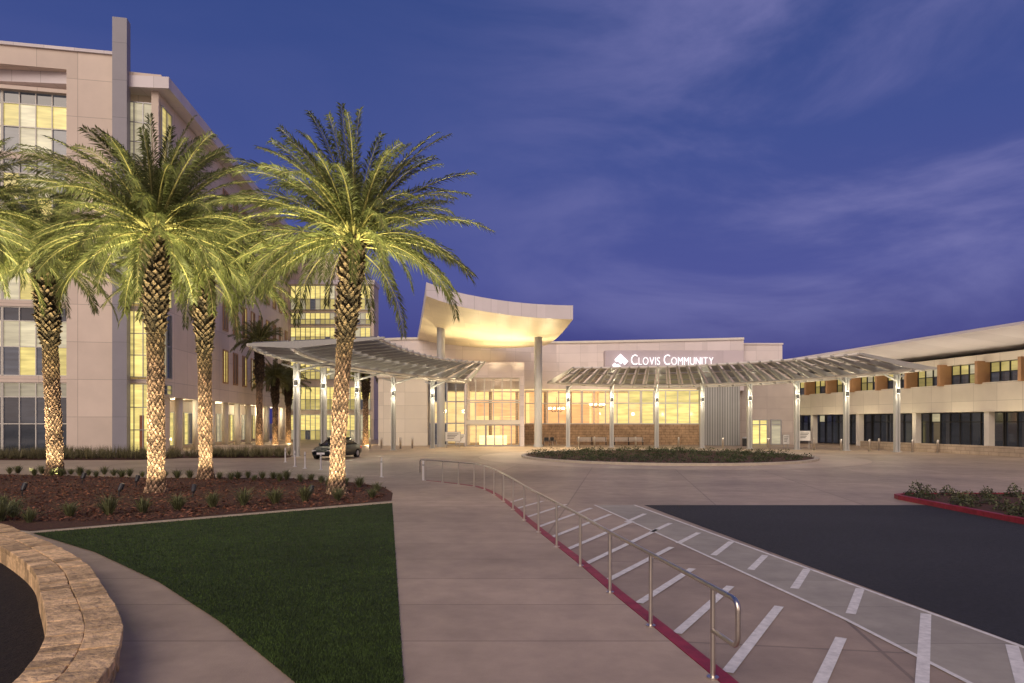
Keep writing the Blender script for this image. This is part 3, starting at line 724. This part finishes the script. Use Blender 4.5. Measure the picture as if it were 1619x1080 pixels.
for xx in (-5.5,-2.6,.6,4.,7.,): a.cyl(xx,82.2,.03,6.3,.2,10)
a.obj('interior_column',m_tan,E)
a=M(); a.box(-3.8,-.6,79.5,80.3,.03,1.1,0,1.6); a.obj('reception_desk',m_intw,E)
fG=Fr((X(829,79.6),79.6),(X(1110,78.3)-X(829,79.6),-1.3)); LG=math.dist((X(829,79.6),79.6),(X(1110,78.3),78.3))
zs=Z(670,79)
segs=[(0.1,6.6,5),(6.75,13.4,5),(13.55,LG,5)]
for q,(s0,s1,c) in enumerate(segs):
    window(fG,s0,s1,zs,6.28,c,[0,.62,1],-.2,E,(lambda i,j:(3,1.)) if q<1 else (lambda i,j:(0,U(1.,1.1)*(1.05 if j==0 else .85)) if R()<(.45 if q==1 else 1) else (3,1.)),m_mulw,.12)
a=M(); a.fb(fG,0,LG,0.02,zs-.06,-.6,.05); a.obj('stone_base',m_stone,E)
e0=root('chandelier',(0,0,0),'warm glowing multi-arm chandelier hanging in the lobby','chandelier','lobby chandeliers')
a=M(); a.cyl(0,0,0,1.6,.02,6)
for k in range(10):
    t=k*.628; a.tube([(0,0,0),(.5*math.cos(t),.5*math.sin(t),-.15),(.9*math.cos(t),.9*math.sin(t),.15)],.02,5)
a.obj('arms',m_dark,e0)
a=M()
for k in range(10):
    t=k*.628; a.tube([(.9*math.cos(t),.9*math.sin(t),.15),(.9*math.cos(t),.9*math.sin(t),.22),(.9*math.cos(t),.9*math.sin(t),.36),(.9*math.cos(t),.9*math.sin(t),.42)],[.04,.09,.09,.02],8)
a.obj('bulbs',m_lampw,e0)
e0.location=(X(880,81.5),81.5,4.0); copy_thing(e0,(X(945,81.5),81.5,4.5))
light('POINT',(-1,79,4.5),260,(1,.8,.5),size=.5); light('POINT',(6,82.5,3.),260,(1,.6,.3),size=.5)
# ------------------------------------------------------------ big swooping roof
RR=root('entrance_canopy_roof',(-1,70,0),'upswept white roof canopy on tall round columns','canopy')
ft=[(674,446),(694,453.5),(715,460),(738,465.5),(762,470),(786,474),(812,477.5),(838,480),(862,481.5),(885,482.5),(906,483)]
bk=[(660,538),(680,542),(700,545),(720,547),(742,549),(764,550),(786,550.5),(806,550.5),(826,549.5),(845,548),(863,546)]
n=len(ft); nr=6
tops=[];bots=[]
for i in range(n):
    yf=64+ .9*math.sin(math.pi*i/(n-1)); p=P(*ft[i],yf); pb=Vector(p); pb.z-=1.3
    b=P(*bk[i],79.5)
    bots.append([pb.lerp(b,k/nr)+Vector((0,0,-.35*math.sin(math.pi*k/nr))) for k in range(nr+1)])
    bt=Vector(b); bt.z+=.5
    tops.append([p.lerp(bt,k/nr)+Vector((0,0,-.3*math.sin(math.pi*k/nr))) for k in range(nr+1)])
def grid(a,g,m=0):
    vs=[v for r in g for v in r]; w_=len(g[0]); a.add(vs,[(i*w_+k,(i+1)*w_+k,(i+1)*w_+k+1,i*w_+k+1) for i in range(len(g)-1) for k in range(w_-1)],m)
a=M(); grid(a,tops,0); grid(a,[[bots[i][0],tops[i][0]] for i in range(n)],0); grid(a,[[bots[i][-1],tops[i][-1]] for i in range(n)],0)
grid(a,[[bots[0][k],tops[0][k]] for k in range(nr+1)],0); grid(a,[[bots[-1][k],tops[-1][k]] for k in range(nr+1)],0)
a.obj('roof_shell',m_whitef,RR)
a=M(); grid(a,bots,0); a.obj('soffit',m_soff,RR,smooth=True)
for (u,v) in ((697,511),(851,527)):
    a=M(); zt=Z(v,72)+.4; a.cyl(X(u,72),72,0,zt,.42,28); a.obj('column',m_steel,RR,smooth=False)
    a=M(); a.tube([(X(u,72),72,0),(X(u,72),72,.25)],[.52,.52],28); a.obj('column_base',m_steel,RR)
for x in (-7.5,-4.6,-1.8,.8,3.6):
    light('SPOT',(x,73.4,7.6),880,(1,.80,.45),(x*.9,69.5,14),.3,140,1)
light('AREA',(-1.2,76.4,9.3),210,(1,.80,.44),(-1.2,76,13),6,sx=1.)
for x in (-4.5,-1,2.5): light('SPOT',(x,69,11.),3800,(1,.81,.50),(x,66,0),.3,115,1)
# ------------------------------------------------------------ curved canopies
def quad3(p0,p1,p2,t):
    c=p1*2-(p0+p2)*.5; return p0*(1-t)**2+c*2*t*(1-t)+p2*t*t
def canopy(name,label,Fp,Bp,cols,ztops,nb,cov):
    e=root(name,(cols[len(cols)//2][0],cols[len(cols)//2][1],0),label,'canopy','curved steel drop-off canopies')
    fe=lambda t:quad3(*Fp,t); be=lambda t:quad3(*Bp,t)
    a=M(); th=Vector((0,0,.06)); r=M()
    for i in range(nb):
        t0=(i+.5-cov/2)/nb; t1=(i+.5+cov/2)/nb
        for (w0,w1) in ((.03,.31),(.35,.65),(.69,.97)):
            q=[be(t0).lerp(fe(t0),w0),be(t1).lerp(fe(t1),w0),be(t1).lerp(fe(t1),w1),be(t0).lerp(fe(t0),w1)]
            up=Vector((0,0,.05))
            a.hexa([v+up for v in q]+[v+th+up for v in q])
    a.obj('roof_panel',m_panel,e)
    for i in range(nb+1):
        t=i/nb; b=be(t); f_=fe(t); ax=(fe(min(1,t+.01))-fe(max(0,t-.01))); ax.z=0; ax.normalize(); ax*=.07
        f_=f_+(f_-b).normalized()*.45
        m_=b.lerp(f_,.35)
        for (p,q,e0_,e1_) in ((b,m_,.18,.5),(m_,f_,.5,.12)):
            r.hexa([p-ax+Vector((0,0,-e0_)),p+ax+Vector((0,0,-e0_)),q+ax+Vector((0,0,-e1_)),q-ax+Vector((0,0,-e1_)),p-ax,p+ax,q+ax,q-ax])
    r.obj('rib',m_rib,e)
    a=M()
    for (g,zz,rr) in ((fe,-.04,.11),(be,-.1,.12),(lambda t:be(t).lerp(fe(t),.35),-.55,.13),(lambda t:be(t).lerp(fe(t),.7),-.1,.06)):
        pts=[g(k/40)+Vector((0,0,zz)) for k in range(41)]; a.tube(pts,rr,6)
    a.obj('edge_beam',m_plain,e)
    for i,(x,y) in enumerate(cols):
        zt=ztops[i]; a=M(); w_=.2
        a.box(x-w_,x-w_+.1,y-.2,y+.2,0,zt); a.box(x+w_-.1,x+w_,y-.2,y+.2,0,zt); a.box(x-w_+.1,x+w_-.1,y-.03,y+.03,0,zt-.01)
        a.box(x-.32,x+.32,y-.32,y+.32,0,.05)
        a.obj('column',m_steel,e)
        t=(i+.5)/len(cols)
        dv=(Vector((fe(t).x-be(t).x,fe(t).y-be(t).y,0))).normalized()
        a=M(); a.tube([(x,y,zt-.6),(x+dv.x*2.6,y+dv.y*2.6,zt+.05)],[.12,.07],6); a.tube([(x,y,zt-.35),(x-dv.x*1.2,y-dv.y*1.2,zt-.05)],[.1,.07],6); a.obj('bracket_arm',m_rib,e)
        a=M(); zl=zt-1.7
        a.box(x-.1,x+.1,y-.36,y-.2,zl,zl+.45); l=a.obj('lamp',m_dark,e)
        a=M(); a.box(x-.08,x+.08,y-.34,y-.22,zl+.452,zl+.47); a.box(x-.08,x+.08,y-.34,y-.22,zl-.02,zl-.002); a.obj('lens',m_lamp,l)
        light('POINT',(x,y-.85,zl+.6),60,(1,.88,.62),size=.06); light('POINT',(x,y-.75,zl-.3),26,(1,.86,.6),size=.06)
        light('POINT',(x+dv.x*2.4,y+dv.y*2.4,zl-1.),95,(1,.84,.52),size=.2)
    return e
lc=[(469,52),(512,55.5),(565,59.5),(622,64),(684,68.5)]
canopy('dropoff_canopy','curved pale steel drop-off canopy with radial ribs and lamps',
  (P(598,533,46),P(678,563,56),P(765,573,66)),(P(392,543,47),P(510,577,58),P(735,604,71)),
  [(X(u,y),y) for u,y in lc],[7.1,7.05,6.9,6.8,6.75],17,.68)
rc=[(898,72),(967,71.5),(1038,70.5),(1110,69),(1185,67.2),(1260,65.2),(1338,62.7),(1418,60)]
canopy('dropoff_canopy','long curved pale steel canopy with angled ribs around the drop-off',
  (P(905,581,62),P(1110,577,61),P(1363,559,54)),(P(866,604,74),P(1128,609,71),P(1480,581,58)),
  [(X(u,y),y) for u,y in rc],[6.45,6.45,6.4,6.4,6.45,6.55,6.7,6.85],27,.6)
# ------------------------------------------------------------ right wing
W=root('outpatient_wing',(39,70,0),'long two-storey white wing with bronze panels and butterfly roof','building')
fW=Fr((36.7,86),(5.3,-30)); 
if fW.n.x>0: fW.n=-fW.n
a=M(); S0,S1=-8,52
a.fb(fW,S0,S1,3.55,6.1,-10,0); a.fb(fW,S0,S1,7.9,8.6,-10,-.3); a.fb(fW,S0,S1,6.1,8.6,-11,-1.5); a.fb(fW,S0,S1,0,3.55,-11,-2.4); a.obj('wall',m_clad2,W)
a=M()
r0=[fW.p(S0,4.6,9.95),fW.p(S1,4.6,9.95),fW.p(S1,-9,7.9),fW.p(S0,-9,7.9)]
a.hexa([Vector(v) for v in r0]+[Vector(v)+Vector((0,0,.22)) for v in r0]); a.obj('roof',m_roofp,W)
random.seed(9)
for i in range(14):
    s_=S0+1+i*4.2
    window(fW,s_-.15,s_+3.72,6.12,7.88,4,[0,.5,1],-.9,W,lambda i,j:((0,U(.35,.6)) if R()<.7 else (1,U(.5,1.))) if j==1 else ((0,U(.15,.3)) if R()<.5 else (2,U(.8,1.8))),m_dark,.08)
    a=M(); a.fb(fW,s_+3.74,s_+4.04,6.0,8.0,-.95,.5); a.obj('bronze_panel',m_brownp,W)
for i in range(7):
    s_=S0+1+i*8.4
    window(fW,s_+.1,s_+8.3,.1,3.5,7,[0,.75,1],-2.2,W,lambda i,j:(2,U(.3,.8)) if R()<.94 else (1,.7),m_dark,.08)
    a=M(); a.fb(fW,s_-.2,s_+.3,0,3.54,-.8,-.2); a.obj('column',m_plain,W)
a=M(); q0=fW.p(20,3.0,0); a.strip([fW.p(17,4.6,0)[:2],fW.p(S1,4.6,0)[:2]],-.25,.25,0,.75); a.obj('low_stone_wall',m_tan,origin=q0,label='low tan stone wall along the white wing',cat='stone wall')
for s_ in (0,6,12,18,24,30,36):
    q=fW.p(s_,2.8,1.0); light('SPOT',q,420,(1,.84,.50),fW.p(s_,0,4.5),.4,95,1)
    q=fW.p(s_,3.0,4.6); light('SPOT',q,460,(1,.87,.68),fW.p(s_,2.6,10),.4,145,1)  # second spot is added fill hung without a fixture, brightening the roof underside
a=M(); a.strip([(X(342,56),56),(X(400,55),55),(X(450,57),57)],-.3,.3,0,.75); a.obj('low_stone_wall',m_tan,origin=(X(400,55),55,0),label='low tan stone planter wall near the colonnade',cat='stone wall')
# ------------------------------------------------------------ sign
S=root('building_sign',(X(1050,76.8),76.8,8.5),'white illuminated lettering with a diamond emblem on pale fascia','sign')
def text(s_,size):
    c=bpy.data.curves.new('t','FONT'); c.body=s_; c.size=size; c.extrude=.05; c.offset=-.012
    o=bpy.data.objects.new('t',c); COL.objects.link(o); bpy.context.view_layer.update()
    me=bpy.data.meshes.new_from_object(o); bpy.data.objects.remove(o)
    xs=[v.co.x for v in me.vertices]; return me,min(xs),max(xs)
def letters():
    Yt=76.85; x=0; big=1.66; sm=1.24; pieces=[]
    for wd in ('CLOVIS','COMMUNITY'):
        for i,ch in enumerate(wd):
            me,a0,a1=text(ch,big if i==0 else sm); pieces.append((me,x-a0)); x+=a1-a0+.19
        x+=.42
    total=x-.61
    x0=X(998,Yt); x1=X(1128,Yt); k=(x1-x0)/total
    zb=Z(577,Yt); V=[];Fc=[]
    for me,ox in pieces:
        o=len(V)
        for v in me.vertices: V.append((x0+(v.co.x+ox)*k,Yt-v.co.z,zb+v.co.y*1.02))
        for p in me.polygons: Fc.append(tuple(i+o for i in p.vertices))
    # serif feet on the stems
    a=M(); a.add(V,Fc); a.obj('lettering',m_letter,S,uv=False)
letters()
Yt=76.85
def em(polys,m,name,y0,y1):
    a=M()
    for pts in polys:
        q=[(X(u,Yt),Z(v,Yt)) for u,v in pts]; n=len(q)
        a.add([(x,y0,z) for x,z in q]+[(x,y1,z) for x,z in q],[tuple(range(n)),tuple(range(2*n-1,n-1,-1))]+[(i,(i+1)%n,n+(i+1)%n,n+i) for i in range(n)])
    a.obj(name,m,S,uv=False)
em([[(981,559.5),(993.4,571.5),(987.5,577.5),(984.5,573),(981.5,576),(976.8,570.8),(974.5,572.6),(971.6,569)]],m_letter,'emblem',Yt-.05,Yt+.05)
em([[(968,577.4),(971.8,573.6),(975,577),(977,575.2),(985.2,582.4),(971,582.6)]],m_letter,'emblem_mountain',Yt-.05,Yt+.05)
# ------------------------------------------------------------ car
def car(loc,rz):
    e=root('parked_car',(0,0,0),'dark sedan parked under the drop-off canopy','car')
    st_=[(-2.35,.70,.38,.62),(-2.25,.82,.28,.86),(-1.9,.88,.22,.98),(-1.2,.91,.2,1.0),(0,.92,.2,.98),(1.1,.91,.2,.95),(1.7,.88,.22,.86),(2.15,.8,.25,.72),(2.32,.66,.34,.55)]
    def loft(st_,rnd):
        vs=[];fs=[]
        for (x,w_,z0,z1) in st_:
            pr=[(-w_+.08,z0),(-w_,z0+.12),(-w_,z0+(z1-z0)*.6),(-w_+rnd,z1-.02),(-w_*.5,z1+.01),(w_*.5,z1+.01),(w_-rnd,z1-.02),(w_,z0+(z1-z0)*.6),(w_,z0+.12),(w_-.08,z0)]
            vs+=[(x,y,z) for y,z in pr]
        k=10
        for i in range(len(st_)-1):
            for j in range(k): fs.append((i*k+j,i*k+(j+1)%k,(i+1)*k+(j+1)%k,(i+1)*k+j))
        fs+=[tuple(range(k)),tuple(range(len(st_)*k-1,(len(st_)-1)*k-1,-1))]
        return vs,fs
    a=M(); a.add(*loft(st_,.12)); a.obj('body',m_car,e,smooth=True)
    a=M(); a.add(*loft([(-1.75,.72,.9,1.0),(-1.15,.68,.9,1.38),(-.7,.66,.9,1.45),(.2,.66,.9,1.45),(.55,.68,.9,1.36),(1.2,.74,.88,.97)],.1)); a.obj('window',m_cglass,e,smooth=True)
    a=M(); a.add(*loft([(-1.0,.6,1.40,1.43),(-.7,.62,1.40,1.475),(.2,.62,1.40,1.475),(.42,.6,1.38,1.44)],.06)); a.obj('roof',m_car,e,smooth=True)
    for x in (-1.42,1.42):
        for sg in (-1,1):
            a=M(); a.tube([(x,sg*.72,.33),(x,sg*.93,.33)],[.33,.33],22); wq=a.obj('wheel',m_tyre,e)
            a=M(); a.tube([(x,sg*.931,.33),(x,sg*.94,.33)],[.2,.17],14); a.obj('rim',m_steel,wq)
    for sg in (-1,1):
        a=M(); a.box(-2.33,-2.2,sg*.62-.16,sg*.62+.16,.66,.8); a.obj('taillight',m_tail,e)
        a=M(); a.box(2.12,2.26,sg*.58-.16,sg*.58+.16,.56,.67); a.obj('headlight',m_head,e)
        a=M(); a.tube([(.75,sg*.8,.98),(.75,sg*1.02,1.03)],[.05,.1],8); a.obj('mirror',m_car,e)
    a=M(); a.box(2.28,2.345,-.3,.3,.36,.5); a.obj('number_plate',m_wp,e)
    e.location=loc; e.rotation_euler=(0,0,rz)
g=G(533,724.5); car((g.x,g.y,.008),math.radians(256))
# ------------------------------------------------------------ benches, signs, wheelchairs
def bench():
    e=root('bench',(0,0,0),'slatted metal bench standing by the stone wall','bench','benches along the entrance wall')
    a=M()
    for k in range(5): a.box(-.9,.9,-.25+k*.1,-.17+k*.1,.43,.46)
    a.obj('seat',m_ss,e)
    a=M()
    for k in range(4): a.box(-.9,.9,.26,.29,.52+k*.1,.59+k*.1)
    a.obj('backrest',m_ss,e)
    for x in (-.8,.8):
        a=M(); a.box(x-.03,x+.03,-.25,-.19,0,.43); a.box(x-.03,x+.03,.22,.26,0,.9); a.obj('leg',m_dark,e)
    return e
b=bench(); b.location=(X(925,77.5),77.5,.01)
for u in (947,983,1005): copy_thing(b,(X(u,77.5),77.5,.01))
def stand(u,y,w_,h,lab):
    e=root('sign_stand',(X(u,y),y,0),lab,'sign')
    x=X(u,y); a=M(); a.box(x-w_/2,x+w_/2,y-.04,y,h-.9,h); a.obj('board',m_wp,e)
    a=M(); a.box(x-w_/2-.05,x+w_/2+.05,y+.003,y+.06,h-.95,h+.05); a.cyl(x-w_/2+.1,y+.03,0,h-.9,.03,8); a.cyl(x+w_/2-.1,y+.03,0,h-.9,.03,8); a.obj('frame',m_steel,e)
    a=M()
    for k in range(4): a.box(x-w_*.38,x+w_*(.38-.1*k),y-.05,y-.041,h-.2-.15*k,h-.15-.15*k)
    a.obj('lettering',m_dark,e)
stand(716,70,1.5,1.6,'white freestanding notice board near the entrance doors'); stand(728,72,1.0,1.35,'small white notice board beside the entrance column'); stand(1272,66,1.1,1.75,'pale wayfinding board standing under the canopy'); stand(1243,70,.6,1.3,'narrow white notice board by the side door')
def wheelchair():
    e=root('wheelchair',(0,0,0),'empty dark wheelchair parked beside the entrance','wheelchair','wheelchairs by the entrance')
    for sg in (-1,1):
        a=M(); a.tube([(sg*.3,.3*math.cos(t*.3927),.3+.3*math.sin(t*.3927)) for t in range(16)],.02,6,closed=True)
        for t in range(6): a.tube([(sg*.3,0,.3),(sg*.3,.3*math.cos(t*1.047),.3+.3*math.sin(t*1.047))],.006,4)
        a.obj('wheel',m_dark,e)
        a=M(); a.tube([(sg*.26,-.45,.1),(sg*.26,-.3,.5),(sg*.26,.15,.52),(sg*.26,.22,.95),(sg*.26,.35,.98)],.016,6); a.obj('frame',m_ss,e)
    a=M(); a.box(-.25,.25,-.28,.15,.48,.53); a.obj('seat',m_dark,e)
    a=M(); a.box(-.25,.25,.15,.19,.55,.92); a.obj('backrest',m_dark,e)
    return e
b=wheelchair(); b.location=(X(864,76),76,.01); copy_thing(b,(X(874,76.5),76.5,.01),.5)
def bin_():
    x,y=X(1178,75),75
    e=root('litter_bin',(x,y,0),'squat grey litter bin beside the metal wall','litter bin')
    a=M(); a.tube([(x,y,0),(x,y,.85)],[.28,.3],14); a.obj('body',m_dark,e); a=M(); a.tube([(x,y,.86),(x,y,.95),(x,y,1.0)],[.33,.3,.1],14); a.obj('lid',m_steel,e)
bin_()
